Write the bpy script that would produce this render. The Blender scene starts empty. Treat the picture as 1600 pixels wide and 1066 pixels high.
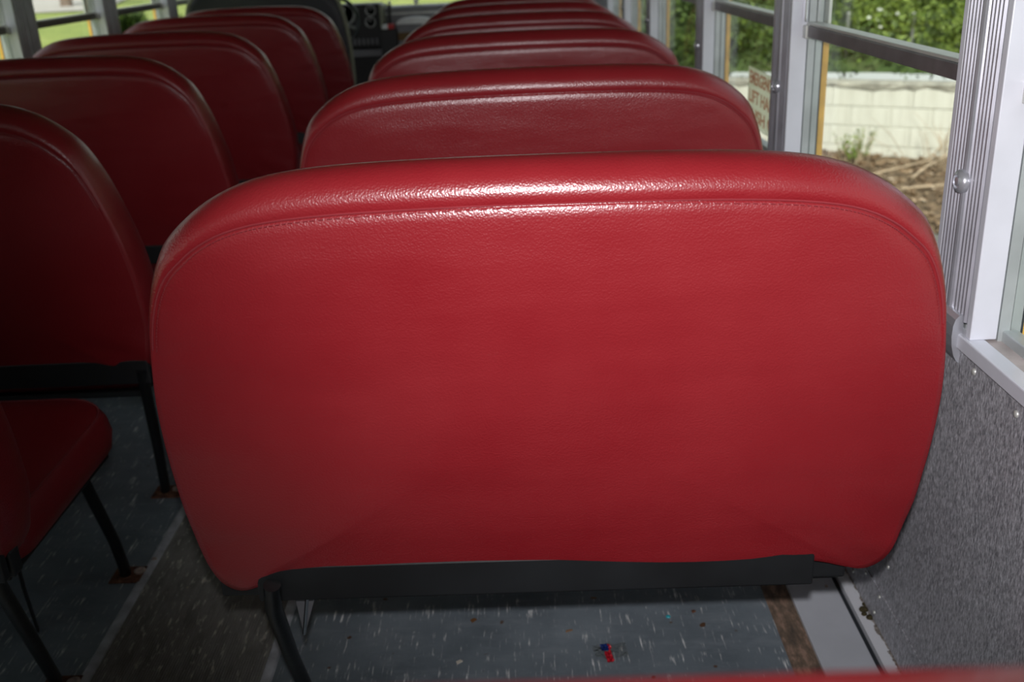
import bpy, bmesh, math, random
from mathutils import Vector, Matrix
import numpy as np
random.seed(7); rng = np.random.default_rng(5)
S = bpy.context.scene
COL = S.collection
PI = math.pi

# ------------------------------------------------------------------ camera, world, light, exposure
CAMZ = 1.2138
yaw, pitch, roll = -0.0171087, 0.3739064, -0.0480927
fw = Vector((math.sin(yaw)*math.cos(pitch), math.cos(yaw)*math.cos(pitch), -math.sin(pitch)))
rt = Vector((math.cos(yaw), -math.sin(yaw), 0)); up = rt.cross(fw)
R2 = rt*math.cos(roll) + up*math.sin(roll); U2 = -rt*math.sin(roll) + up*math.cos(roll)
cd = bpy.data.cameras.new('camera'); cam = bpy.data.objects.new('camera', cd); COL.objects.link(cam)
m = Matrix((R2, U2, -fw)).transposed().to_4x4(); m.translation = Vector((0, 0, CAMZ))
cam.matrix_world = m
cd.sensor_width = 36; cd.sensor_fit = 'HORIZONTAL'; cd.lens = 1554.51/1600*36; cd.clip_start = 0.02; cd.clip_end = 400
cd.dof.use_dof = True; cd.dof.focus_distance = 1.25; cd.dof.aperture_fstop = 5.6
S.camera = cam
W = bpy.data.worlds.new('overcast_sky'); S.world = W; W.use_nodes = True
nt = W.node_tree; bg = nt.nodes['Background']; bg.inputs[1].default_value = 1.0
tc = nt.nodes.new('ShaderNodeTexCoord'); sx = nt.nodes.new('ShaderNodeSeparateXYZ'); rp = nt.nodes.new('ShaderNodeValToRGB')
nt.links.new(tc.outputs['Generated'], sx.inputs[0]); nt.links.new(sx.outputs['Z'], rp.inputs[0]); nt.links.new(rp.outputs[0], bg.inputs[0])
rp.color_ramp.elements[0].position = 0.0; rp.color_ramp.elements[0].color = (0.80, 0.86, 0.80, 1)
rp.color_ramp.elements[1].position = 0.7; rp.color_ramp.elements[1].color = (0.82, 0.92, 1.0, 1)
# the camera's own flash, above the lens
ld = bpy.data.lights.new('camera_flash', 'SPOT'); ld.energy = 104; ld.spot_size = math.radians(77); ld.spot_blend = 1.0
ld.shadow_soft_size = 0.014; ld.color = (1.0, 0.97, 1.0)
fl = bpy.data.objects.new('camera_flash', ld); COL.objects.link(fl)
fl.location = Vector((0.0, -0.03, CAMZ)) + U2*0.085
fl.rotation_euler = (fw + R2*0.17 + U2*0.10).to_track_quat('-Z', 'Y').to_euler()
sd = bpy.data.lights.new('hazy_sun', 'SUN'); sd.energy = 5.6; sd.angle = math.radians(14); sd.color = (1.0, .98, .92)
sun = bpy.data.objects.new('hazy_sun', sd); COL.objects.link(sun); sun.location = (-3, -20, 25)
sun.rotation_euler = Vector((.06, .66, -.75)).to_track_quat('-Z', 'Y').to_euler()
S.view_settings.view_transform = 'Standard'; S.view_settings.look = 'None'
S.view_settings.exposure = 0.0; S.view_settings.gamma = 1.0; S.view_settings.use_curve_mapping = False

# ------------------------------------------------------------------ materials
def new_mat(name):
    mt = bpy.data.materials.new(name); mt.use_nodes = True
    return mt, mt.node_tree.nodes, mt.node_tree.links, mt.node_tree.nodes['Principled BSDF']
def coords(N, L, scale=(1,1,1), rot=(0,0,0), obj=True):
    t = N.new('ShaderNodeTexCoord'); mp = N.new('ShaderNodeMapping')
    mp.inputs['Scale'].default_value = scale; mp.inputs['Rotation'].default_value = rot
    L.new(t.outputs['Object' if obj else 'Generated'], mp.inputs[0]); return mp.outputs[0]
def noise(N, L, vec, sc, det=3, rough=.5):
    n = N.new('ShaderNodeTexNoise'); n.inputs['Scale'].default_value = sc; n.inputs['Detail'].default_value = det
    n.inputs['Roughness'].default_value = rough; L.new(vec, n.inputs['Vector']); return n.outputs['Fac']
def ramp(N, L, fac, stops):
    r = N.new('ShaderNodeValToRGB'); e = r.color_ramp.elements
    while len(e) < len(stops): e.new(.5)
    for k, (p, c) in enumerate(stops):
        e[k].position = p; e[k].color = (*c, 1) if len(c) == 3 else c
    L.new(fac, r.inputs[0]); return r.outputs[0]
def mixc(N, L, fac, a, b, mode='MIX'):
    x = N.new('ShaderNodeMix'); x.data_type = 'RGBA'; x.blend_type = mode
    for sock, v in ((x.inputs[0], fac), (x.inputs[6], a), (x.inputs[7], b)):
        if isinstance(v, bpy.types.NodeSocket): L.new(v, sock)
        elif isinstance(v, (tuple, list)): sock.default_value = (*v, 1)
        else: sock.default_value = v
    return x.outputs[2]
def bump(N, L, h, dist, strength=1.0, prev=None):
    b = N.new('ShaderNodeBump'); b.inputs['Distance'].default_value = dist; b.inputs['Strength'].default_value = strength
    L.new(h, b.inputs['Height'])
    if prev is not None: L.new(prev, b.inputs['Normal'])
    return b.outputs[0]
def plain(name, col, rough=.5, metal=0., var=.12, nsc=14, bmp=0., bsc=60, spec=.5):
    mt, N, L, P = new_mat(name); v = coords(N, L)
    a = tuple(max(0, c*(1-var)) for c in col); b = tuple(min(1, c*(1+var)) for c in col)
    L.new(ramp(N, L, noise(N, L, v, nsc, 4), [(.3, a), (.7, b)]), P.inputs['Base Color'])
    P.inputs['Roughness'].default_value = rough; P.inputs['Metallic'].default_value = metal
    P.inputs['Specular IOR Level'].default_value = spec
    if bmp: L.new(bump(N, L, noise(N, L, v, bsc, 3), bmp), P.inputs['Normal'])
    return mt

def vinyl(name, base, worn):
    mt, N, L, P = new_mat(name); v = coords(N, L)
    big = noise(N, L, v, 3.2, 4, .6)
    c1 = ramp(N, L, big, [(.3, base), (.72, worn)])
    sc = noise(N, L, coords(N, L, (6, 6, 26), (0, .5, 0)), 2.5, 6, .75)          # pale scuffs
    c2 = mixc(N, L, ramp(N, L, sc, [(.70, (0,0,0)), (.80, (.28,.28,.28))]), c1, (.24, .09, .08))
    L.new(c2, P.inputs['Base Color'])
    vo = N.new('ShaderNodeTexVoronoi'); vo.inputs['Scale'].default_value = 430; vo.feature = 'SMOOTH_F1'
    L.new(v, vo.inputs['Vector'])
    b1 = bump(N, L, vo.outputs['Distance'], .0009, .42)
    fold = noise(N, L, coords(N, L, (2.2, 2.2, 8), (0, .25, 0)), 1.6, 2, .4)
    b2 = bump(N, L, fold, .012, .35, b1)
    L.new(b2, P.inputs['Normal'])
    rr = N.new('ShaderNodeMapRange'); rr.inputs['To Min'].default_value = .27; rr.inputs['To Max'].default_value = .37
    L.new(big, rr.inputs['Value']); L.new(rr.outputs[0], P.inputs['Roughness'])
    P.inputs['Specular IOR Level'].default_value = .6
    return mt
M = {}
M['vinyl'] = vinyl('red_vinyl', (.180, .0075, .0115), (.214, .0145, .0185))
M['vinyl_thread'] = plain('red_thread', (.20, .02, .026), .5)
M['black'] = plain('black_painted_steel', (.008, .009, .010), .38, .0, .3, 30, .0004, 90)
M['black_scuffed'] = plain('scuffed_black_steel', (.0065, .0075, .0085), .52, .0, .5, 8, .0004, 40)
def rust():
    mt, N, L, P = new_mat('rusty_steel'); v = coords(N, L)
    L.new(ramp(N, L, noise(N, L, v, 60, 5, .7), [(.35, (.05, .022, .014)), (.55, (.16, .062, .03)), (.75, (.26, .15, .1))]), P.inputs['Base Color'])
    P.inputs['Roughness'].default_value = .85; L.new(bump(N, L, noise(N, L, v, 120, 4), .001), P.inputs['Normal']); return mt
M['rust'] = rust()
M['bolt'] = plain('worn_bolt_head', (.55, .45, .40), .4, .6, .25, 90)
M['chrome'] = plain('bright_steel', (.75, .75, .80), .16, 1.0, .08)
M['bolt_steel'] = plain('satin_steel', (.55, .56, .60), .28, .6, .1)
M['alu'] = plain('ribbed_aluminium', (.44, .44, .49), .40, .45, .12, 20)
M['alu_dark'] = plain('dull_aluminium', (.20, .185, .19), .45, .55, .2, 16)
M['alu_pale'] = plain('pale_aluminium', (.60, .61, .57), .40, .45, .1, 16)
M['white_frame'] = plain('white_enamel_frame', (.66, .67, .73), .30, .05, .06, 9)
M['grey_frame'] = plain('grey_window_channel', (.42, .45, .45), .42, .35, .12, 14)
M['yellow'] = plain('yellow_body_paint', (.62, .36, .06), .45, 0, .25, 18)
M['strip'] = plain('floor_trim_aluminium', (.52, .54, .58), .45, .15, .35, 22, .0006, 70)
M['kick'] = plain('grey_enamel_panel', (.60, .63, .68), .35, .1, .06, 9)
M['duct_gap'] = plain('dark_gap', (.02, .025, .03), .6)
M['cream'] = plain('dimmed_ceiling', (.18, .18, .17), .5)  # ceiling colour darkened to cut light bouncing inside
M['glove'] = plain('grey_green_plastic', (.22, .23, .17), .5)
M['dash_black'] = plain('black_dashboard', (.012, .013, .013), .5)
M['dash_grey'] = plain('grey_dashboard', (.20, .20, .215), .5)
M['gauge'] = plain('gauge_face', (.30, .28, .36), .35)
M['gauge_ring'] = plain('gauge_bezel', (.40, .42, .40), .3, .6)
M['white_plastic'] = plain('white_plastic', (.82, .84, .84), .35)
M['red_plastic'] = plain('red_plastic', (.55, .03, .03), .35)
M['ochre'] = plain('ochre_card', (.13, .07, .012), .6)
M['barrier'] = plain('dark_barrier_vinyl', (.018, .02, .026), .45)
M['teal'] = plain('teal_plastic', (.02, .35, .42), .3)
M['paper'] = plain('paper_scrap', (.60, .56, .48), .8)
M['crumb'] = plain('tan_crumb', (.26, .15, .08), .8)
M['wrap_red'] = plain('red_wrapper', (.50, .015, .03), .3, .2, .4, 300)
M['wrap_blue'] = plain('blue_wrapper', (.012, .03, .16), .3, .2, .4, 300)

def side_floor():
    mt, N, L, P = new_mat('worn_blue_grey_linoleum'); v = coords(N, L)
    base = ramp(N, L, noise(N, L, v, 5, 5, .65), [(.25, (.110, .137, .158)), (.75, (.215, .255, .285))])
    st = noise(N, L, coords(N, L, (190, 14, 1), (0, 0, .06)), 1.0, 3, .6)
    gate = noise(N, L, v, 26, 2, .6)
    mul = N.new('ShaderNodeMath'); mul.operation = 'MULTIPLY'
    L.new(ramp(N, L, st, [(.57, (0,0,0)), (.68, (1,1,1))]), mul.inputs[0]); L.new(ramp(N, L, gate, [(.46, (0,0,0)), (.62, (1,1,1))]), mul.inputs[1])
    c = mixc(N, L, mul.outputs[0], base, (.80, .81, .80))
    dust = ramp(N, L, noise(N, L, coords(N, L, (3, 9, 1), (0, 0, .5)), 2.2, 5, .7), [(.5, (0,0,0)), (.85, (.5,.5,.5))])
    c = mixc(N, L, dust, c, (.34, .38, .41))
    spot = ramp(N, L, noise(N, L, v, 34, 1, .3), [(.76, (0,0,0)), (.79, (1,1,1))])
    c = mixc(N, L, spot, c, (.10, .05, .025))
    L.new(c, P.inputs['Base Color']); P.inputs['Roughness'].default_value = .47
    L.new(bump(N, L, st, .0006), P.inputs['Normal']); return mt
def aisle_floor():
    mt, N, L, P = new_mat('ribbed_black_rubber'); v = coords(N, L)
    base = ramp(N, L, noise(N, L, coords(N, L, (24, 5, 1)), 2, 5, .7), [(.25, (.13, .127, .118)), (.8, (.34, .335, .31))])
    st = noise(N, L, coords(N, L, (120, 22, 1), (0, 0, .02)), 1.0, 4, .65)
    c = mixc(N, L, ramp(N, L, st, [(.565, (0,0,0)), (.67, (1,1,1))]), base, (.66, .64, .56))
    ch = ramp(N, L, noise(N, L, v, 42, 3, .6), [(.70, (0,0,0)), (.74, (1,1,1))])
    c = mixc(N, L, ch, c, (.42, .38, .28))
    L.new(c, P.inputs['Base Color']); P.inputs['Roughness'].default_value = .5
    L.new(bump(N, L, st, .0012), P.inputs['Normal']); return mt
def dirt():
    mt, N, L, P = new_mat('dirty_seam'); v = coords(N, L)
    L.new(ramp(N, L, noise(N, L, coords(N, L, (40, 12, 1)), 1.5, 5, .7), [(.3, (.06, .05, .042)), (.5, (.17, .12, .085)), (.62, (.34, .22, .16)), (.8, (.15, .13, .11))]), P.inputs['Base Color'])
    P.inputs['Roughness'].default_value = .8; L.new(bump(N, L, noise(N, L, v, 60, 4), .002), P.inputs['Normal']); return mt
def panel():
    mt, N, L, P = new_mat('speckled_grey_panel')
    f = noise(N, L, coords(N, L, (1, 300, 110), (.3, 0, 0)), 1.0, 3, .7)
    g = noise(N, L, coords(N, L), 4, 3)
    c = ramp(N, L, f, [(.34, (.15, .15, .165)), (.5, (.38, .38, .41)), (.68, (.70, .70, .75))])
    c = mixc(N, L, .15, c, ramp(N, L, g, [(.3, (.26,.26,.28)), (.7, (.46,.46,.48))]))
    L.new(c, P.inputs['Base Color']); P.inputs['Roughness'].default_value = .42; P.inputs['Metallic'].default_value = .15
    L.new(bump(N, L, f, .0008), P.inputs['Normal']); return mt
def base_white():
    mt, N, L, P = new_mat('white_base_trim_with_dirt')
    t = N.new('ShaderNodeTexCoord'); s = N.new('ShaderNodeSeparateXYZ'); L.new(t.outputs['Object'], s.inputs[0])
    n = noise(N, L, coords(N, L, (60, 28, 1)), 1.0, 5, .75)
    mr = N.new('ShaderNodeMapRange'); mr.inputs['From Min'].default_value = .606; mr.inputs['From Max'].default_value = .634
    L.new(s.outputs['X'], mr.inputs['Value'])
    ad = N.new('ShaderNodeMath'); ad.operation = 'ADD'; L.new(mr.outputs[0], ad.inputs[0]); L.new(n, ad.inputs[1])
    c = ramp(N, L, ad.outputs[0], [(.0, (.74, .76, .80)), (.98, (.74, .75, .78)), (1.0, (.40, .37, .33))])
    # second threshold
    k = N.new('ShaderNodeMath'); k.operation = 'GREATER_THAN'; k.inputs[1].default_value = 1.16; L.new(ad.outputs[0], k.inputs[0])
    c = mixc(N, L, k.outputs[0], (.72, .74, .78), ramp(N, L, noise(N, L, coords(N, L), 160, 4, .7), [(.35, (.10, .08, .06)), (.65, (.42, .39, .36))]))
    L.new(c, P.inputs['Base Color']); P.inputs['Roughness'].default_value = .45; return mt
M['side_floor'] = side_floor(); M['aisle_floor'] = aisle_floor(); M['dirt'] = dirt(); M['panel'] = panel(); M['base_white'] = base_white()
def glass(name, tint, gl):
    mt, N, L, P = new_mat(name); out = N['Material Output']
    tr = N.new('ShaderNodeBsdfTransparent'); tr.inputs[0].default_value = (*tint, 1)
    g = N.new('ShaderNodeBsdfGlossy'); g.inputs['Roughness'].default_value = .03
    fr = N.new('ShaderNodeLayerWeight'); fr.inputs['Blend'].default_value = .5
    pw = N.new('ShaderNodeMath'); pw.operation = 'POWER'; pw.inputs[1].default_value = 5; L.new(fr.outputs['Facing'], pw.inputs[0])
    mm = N.new('ShaderNodeMath'); mm.operation = 'MULTIPLY'; mm.inputs[1].default_value = gl; L.new(pw.outputs[0], mm.inputs[0])
    mx = N.new('ShaderNodeMixShader'); L.new(mm.outputs[0], mx.inputs[0]); L.new(tr.outputs[0], mx.inputs[1]); L.new(g.outputs[0], mx.inputs[2])
    L.new(mx.outputs[0], out.inputs[0]); return mt
M['glass'] = glass('window_glass', (.98, .99, .98), .35)
M['cello'] = glass('clear_cellophane', (.97, .965, .95), 1.0)
def sticker_mat():
    mt, N, L, P = new_mat('faded_sticker_film'); out = N['Material Output']
    tl = N.new('ShaderNodeBsdfTranslucent'); tl.inputs[0].default_value = (.72, .72, .56, 1)
    tr = N.new('ShaderNodeBsdfTransparent'); mx = N.new('ShaderNodeMixShader'); mx.inputs[0].default_value = .62
    L.new(tr.outputs[0], mx.inputs[1]); L.new(tl.outputs[0], mx.inputs[2]); L.new(mx.outputs[0], out.inputs[0]); return mt
M['film'] = sticker_mat()
def letters_mat():
    mt, N, L, P = new_mat('faded_red_letters'); out = N['Material Output']
    tl = N.new('ShaderNodeBsdfTranslucent'); tl.inputs[0].default_value = (.62, .33, .27, 1)
    tr = N.new('ShaderNodeBsdfTransparent'); tr.inputs[0].default_value = (.95, .80, .74, 1)
    mx = N.new('ShaderNodeMixShader'); mx.inputs[0].default_value = .45
    L.new(tr.outputs[0], mx.inputs[1]); L.new(tl.outputs[0], mx.inputs[2]); L.new(mx.outputs[0], out.inputs[0]); return mt
M['letters'] = letters_mat()
def cmu():
    mt, N, L, P = new_mat('painted_concrete_block'); v = coords(N, L)
    t = N.new('ShaderNodeTexCoord'); s = N.new('ShaderNodeSeparateXYZ'); L.new(t.outputs['Object'], s.inputs[0])
    st = noise(N, L, coords(N, L, (16, 16, .8)), 1.0, 4, .7)
    c = ramp(N, L, st, [(.28, (.44, .43, .35)), (.5, (.60, .60, .51)), (.8, (.66, .66, .57))])
    c = mixc(N, L, ramp(N, L, noise(N, L, v, 5, 5, .7), [(.62, (0,0,0)), (.8, (.6,.6,.6))]), c, (.42, .40, .33))
    L.new(c, P.inputs['Base Color']); P.inputs['Roughness'].default_value = .85
    L.new(bump(N, L, noise(N, L, v, 60, 4), .004), P.inputs['Normal']); return mt
M['cmu'] = cmu()
M['cap'] = plain('weathered_mortar_cap', (.33, .32, .26), .9, 0, .35, 7, .01, 25)
M['mortar'] = plain('recessed_mortar', (.55, .54, .46), .9, 0, .1)
def asphalt():
    mt, N, L, P = new_mat('asphalt_with_debris'); v = coords(N, L)
    c = ramp(N, L, noise(N, L, v, 2.2, 6, .7), [(.3, (.07, .08, .075)), (.5, (.12, .12, .10)), (.62, (.15, .13, .09)), (.8, (.09, .10, .09))])
    sp = ramp(N, L, noise(N, L, v, 38, 1, .3), [(.70, (0,0,0)), (.73, (1,1,1))])
    c = mixc(N, L, sp, c, (.62, .62, .58))
    L.new(c, P.inputs['Base Color']); P.inputs['Roughness'].default_value = .9; return mt
M['asphalt'] = asphalt()
def lawn():
    mt, N, L, P = new_mat('lawn_grass'); v = coords(N, L)
    a = ramp(N, L, noise(N, L, v, .22, 6, .7), [(.3, (.14, .20, .028)), (.5, (.22, .27, .045)), (.72, (.32, .34, .10))])
    b = ramp(N, L, noise(N, L, v, 5, 4, .7), [(.3, (.6,.6,.6)), (.7, (1.1,1.1,1.1))])
    L.new(mixc(N, L, 1.0, a, b, 'MULTIPLY'), P.inputs['Base Color']); P.inputs['Roughness'].default_value = .9; return mt
M['lawn'] = lawn()
M['gravel'] = plain('pale_gravel', (.34, .32, .28), .9, 0, .15, 2)
def ground_hill():
    mt, N, L, P = new_mat('overgrown_bank'); v = coords(N, L)
    L.new(ramp(N, L, noise(N, L, v, 1.6, 6, .7), [(.3, (.02, .04, .010)), (.5, (.05, .085, .018)), (.7, (.07, .075, .03))]), P.inputs['Base Color'])
    P.inputs['Roughness'].default_value = .95; return mt
M['hill'] = ground_hill()
def leaf_mat(name, cols):
    mt, N, L, P = new_mat(name)
    a = N.new('ShaderNodeAttribute'); a.attribute_name = 'tint'
    L.new(ramp(N, L, a.outputs['Fac'], [(k/(len(cols)-1), c) for k, c in enumerate(cols)]), P.inputs['Base Color'])
    P.inputs['Roughness'].default_value = .55; P.inputs['Specular IOR Level'].default_value = .3
    P.inputs['Transmission Weight'].default_value = 0
    return mt
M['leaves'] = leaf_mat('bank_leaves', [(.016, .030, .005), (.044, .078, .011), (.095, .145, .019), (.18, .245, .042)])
M['litter'] = leaf_mat('dry_litter', [(.07, .04, .02), (.20, .13, .07), (.32, .23, .14), (.50, .41, .30)])
M['mulch'] = plain('mulch_soil', (.13, .09, .05), .95, 0, .5, 14, .02, 20)
M['bark'] = plain('grey_bark', (.16, .12, .09), .9, 0, .3, 6)
M['twig'] = plain('dry_twig', (.42, .33, .22), .9)
M['blossom'] = plain('white_blossom', (.75, .78, .68), .7)
M['post'] = plain('galvanised_post', (.26, .27, .24), .6)

# ------------------------------------------------------------------ mesh helpers
class MB:
    def __init__(s): s.v = []; s.f = []; s.smooth = []
    def add(s, vs, fs, sm=False):
        o = len(s.v); s.v += [tuple(p) for p in vs]; s.f += [tuple(i+o for i in f) for f in fs]; s.smooth += [sm]*len(fs); return s
    def box(s, x0, x1, y0, y1, z0, z1, bev=0.0):
        if bev <= 0:
            vs = [(x, y, z) for x in (x0, x1) for y in (y0, y1) for z in (z0, z1)]
            return s.add(vs, [(0,1,3,2), (4,6,7,5), (0,4,5,1), (2,3,7,6), (0,2,6,4), (1,5,7,3)])
        bm = bmesh.new(); bmesh.ops.create_cube(bm, size=1)
        bmesh.ops.scale(bm, vec=(abs(x1-x0), abs(y1-y0), abs(z1-z0)), verts=bm.verts)
        bmesh.ops.translate(bm, vec=((x0+x1)/2, (y0+y1)/2, (z0+z1)/2), verts=bm.verts)
        bmesh.ops.bevel(bm, geom=list(bm.edges), offset=bev, segments=2, affect='EDGES', profile=.5)
        bm.verts.index_update()
        s.add([v.co for v in bm.verts], [[v.index for v in f.verts] for f in bm.faces], False); bm.free(); return s
    def tube(s, pts, r, n=10, caps=True, flat=1.0):
        pts = [Vector(p) for p in pts]; rs = r if isinstance(r, (list, tuple)) else [r]*len(pts)
        vs = []; fs = []; pu = None
        for i, p in enumerate(pts):
            d = ((pts[min(i+1, len(pts)-1)] - pts[max(i-1, 0)])).normalized()
            if pu is None: a = Vector((0,0,1)) if abs(d.z) < .9 else Vector((1,0,0)); pu = (a - d*a.dot(d)).normalized()
            else: pu = (pu - d*pu.dot(d)).normalized()
            w = d.cross(pu)
            for k in range(n):
                t = 2*PI*k/n; vs.append(p + pu*math.cos(t)*rs[i] + w*math.sin(t)*rs[i]*flat)
        for i in range(len(pts)-1):
            for k in range(n):
                a = i*n+k; b = i*n+(k+1) % n; fs.append((a, b, b+n, a+n))
        if caps: fs.append(tuple(range(n-1, -1, -1))); fs.append(tuple((len(pts)-1)*n+k for k in range(n)))
        return s.add(vs, fs, True)
    def lathe(s, prof, c, axis='z', n=20):
        vs = []; fs = []
        for (r, h) in prof:
            for k in range(n):
                t = 2*PI*k/n; a, b = r*math.cos(t), r*math.sin(t)
                vs.append({'z': (c[0]+a, c[1]+b, c[2]+h), 'x': (c[0]+h, c[1]+a, c[2]+b), 'y': (c[0]+a, c[1]+h, c[2]+b)}[axis])
        for i in range(len(prof)-1):
            for k in range(n):
                a = i*n+k; b = i*n+(k+1) % n; fs.append((a, b, b+n, a+n))
        fs.append(tuple(range(n-1, -1, -1))); fs.append(tuple((len(prof)-1)*n+k for k in range(n)))
        return s.add(vs, fs, True)
    def prism(s, prof, z0, z1, plane='xy', sm=False):
        n = len(prof)
        f3 = {'xy': lambda p, h: (p[0], p[1], h), 'xz': lambda p, h: (p[0], h, p[1]), 'yz': lambda p, h: (h, p[0], p[1])}[plane]
        vs = [f3(p, z0) for p in prof] + [f3(p, z1) for p in prof]
        fs = [(k, (k+1) % n, (k+1) % n+n, k+n) for k in range(n)] + [tuple(range(n-1, -1, -1)), tuple(range(n, 2*n))]
        return s.add(vs, fs, sm)
    def build(s, name, mat, parent=None, loc=None, auto=True):
        me = bpy.data.meshes.new(name); me.from_pydata(s.v, [], s.f); me.validate()
        me.materials.append(mat)
        if len(me.polygons) == len(s.smooth): me.polygons.foreach_set('use_smooth', s.smooth)
        bm = bmesh.new(); bm.from_mesh(me); bmesh.ops.recalc_face_normals(bm, faces=bm.faces); bm.to_mesh(me); bm.free()
        if auto and any(s.smooth):
            try: me.set_sharp_from_angle(angle=math.radians(42))
            except Exception: pass
        o = bpy.data.objects.new(name, me); COL.objects.link(o)
        if parent is not None: o.parent = parent
        if loc: o.location = loc
        return o
def empty(name, loc=(0,0,0)):
    o = bpy.data.objects.new(name, None); o.empty_display_size = .1; COL.objects.link(o); o.location = loc; return o
def tag(o, label=None, cat=None, group=None, kind=None):
    if label: o['label'] = label
    if cat: o['category'] = cat
    if group: o['group'] = group
    if kind: o['kind'] = kind
    return o
def struct(o, label=None): o['kind'] = 'structure'; return tag(o, label)

# ------------------------------------------------------------------ the shell of the bus
XR, XL = .63, -1.92
Y0, Y1 = -.78, 7.25
FZ = 0.0
b = MB().box(XL-.12, .447, Y0, Y1, -.06, 0)
floor = struct(b.build('floor', M['side_floor']), 'worn blue-grey linoleum bus floor with pale streaks')
# ribbed aisle runner
prof = [(-.836, -.01)]
nr = 66; x = -.834; wdt = (.834-.500)/nr
for k in range(nr):
    prof += [(x+.1*wdt, .0012), (x+.35*wdt, .0032), (x+.65*wdt, .0032), (x+.9*wdt, .0012)]; x += wdt
prof += [(-.498, -.01)]
o = MB().prism(prof, Y0, Y1, 'xz').build('aisle_runner', M['aisle_floor'], floor); o['label'] = 'ribbed dark rubber runner along the aisle'
for k, (xa, xb) in enumerate([(-.852, -.828), (-.512, -.490)]):
    pr = [(xa, .0), (xa+.003, .004), (xa+.008, .0052), (xb-.008, .0052), (xb-.003, .004), (xb, .0)]
    t = struct(MB().prism(pr, Y0, Y1, 'xz').build('trim_%d' % (k+1), M['strip']), ['dull metal strip along the left edge of the aisle', 'dull metal strip along the right edge of the aisle'][k])
    sc = MB()
    for q in range(10): sc.lathe([(.006, 0), (.005, .0022), (.002, .003)], ((xa+xb)/2, .62+q*.62+k*.2, .0048), 'z', 10)
    sc.build('screw_heads', M['bolt'], t)
o = MB().box(.447, .500, Y0, Y1, -.05, -.003).build('dirty_joint', M['dirt'], floor); o['label'] = 'dirty brown joint between floor and wall plinth'
br = struct(MB().box(.499, .594, Y0, Y1, -.05, .004, .0015).build('baseboard_right', M['kick']), 'smooth grey metal plinth along the right wall')
MB().box(.594, .606, Y0, Y1, -.05, -.006).build('shadow_gap', M['duct_gap'], br)
MB().prism([(.606, -.02), (.606, .006), (.634, .012), (.634, -.02)], Y0, Y1, 'xz').build('white_edge_trim', M['base_white'], br)
bb = MB()
for q in range(5): bb.lathe([(.0035, 0), (.003, .002), (.001, .003)], (.575, 1.25+q*.42, .004), 'z', 10)
bb.build('screw_heads', M['bolt'], br)
cl = MB()
for (cx, cy, r) in [(.622, 1.585, .010), (.626, 1.56, .009), (.629, 1.60, .007), (.618, 1.572, .006)]:
    cl.lathe([(r, 0), (r*.9, r*.35), (r*.5, r*.6), (r*.1, r*.65)], (cx, cy, .008), 'z', 9)
cl.build('dirt_clump', plain('dark_moss', (.05, .04, .015), .95, 0, .5, 200, .002, 300), br)

# wall below the windows
SILL = .667
def lower_wall(side, xin, s):
    w = MB().prism([(xin, -.04), (xin, SILL-.012), (xin+s*.10, SILL-.012), (xin+s*.10, -.04)], Y0, Y1, 'xz').build('wall_'+side, M['panel'])
    struct(w, 'grey speckled metal panel under the %s windows' % side)
    # sheet overlap and rivets
    MB().box(xin-s*.002, xin+s*.001, Y0, Y1, .012, .085).build('lower_sheet', M['panel'], w)
    hi = [(1.296, .629), (1.168, .624), (1.55, .629), (1.80, .629), (2.05, .629), (2.35, .629), (1.0, .625), (.8, .625)]
    lo = [(1.515, .153), (1.534, .075), (1.55, .029), (1.609, .076), (1.675, .035), (1.30, .055), (1.1, .05)]
    for (y, z) in hi + lo + [(2.7+q*.3, .629) for q in range(14)]:
        rr = .0055 if z > .5 else .004
        MB().lathe([(rr, 0), (rr*.92, -s*.0014), (rr*.6, -s*.0026), (rr*.15, -s*.003)], (xin - (s*.002 if z < .085 else 0), y, z), 'x', 12).build('rivet', M['alu_pale'], w)
    # sill: white lip, dull channel
    MB().box(min(xin-s*.006, xin+s*.022), max(xin-s*.006, xin+s*.022), Y0, Y1, SILL-.022, SILL, .002).build('sill_lip', M['white_frame'], w)
    MB().box(min(xin+s*.022, xin+s*.048), max(xin+s*.022, xin+s*.048), Y0, Y1, SILL-.022, SILL-.004).build('sill_channel', plain('stained_channel', (.50, .44, .42), .5, .2, .25, 20), w)
    MB().box(min(xin+s*.088, xin+s*.10), max(xin+s*.088, xin+s*.10), Y0, Y1, -.9, SILL-.014).build('outer_skin', M['yellow'], w)
    # band above windows
    HZ = 1.42
    MB().box(min(xin, xin+s*.10), max(xin, xin+s*.10), Y0, Y1, HZ, 1.62).build('header_panel', M['white_frame'], w)
    return w
lower_wall('right', XR, 1); lower_wall('left', XL, -1)
PR = [(-.76, -.64), (.30, .41), (1.335, 1.45), (2.385, 2.52), (3.49, 3.61), (4.86, 4.98), (5.98, 6.10), (7.05, 7.17)]
PL = [(-.76, -.64), (.18, .30), (1.12, 1.24), (2.08, 2.21), (3.05, 3.18), (4.03, 4.18), (4.92, 5.06), (5.84, 5.97), (7.05, 7.17)]
tn = [3]
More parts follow.
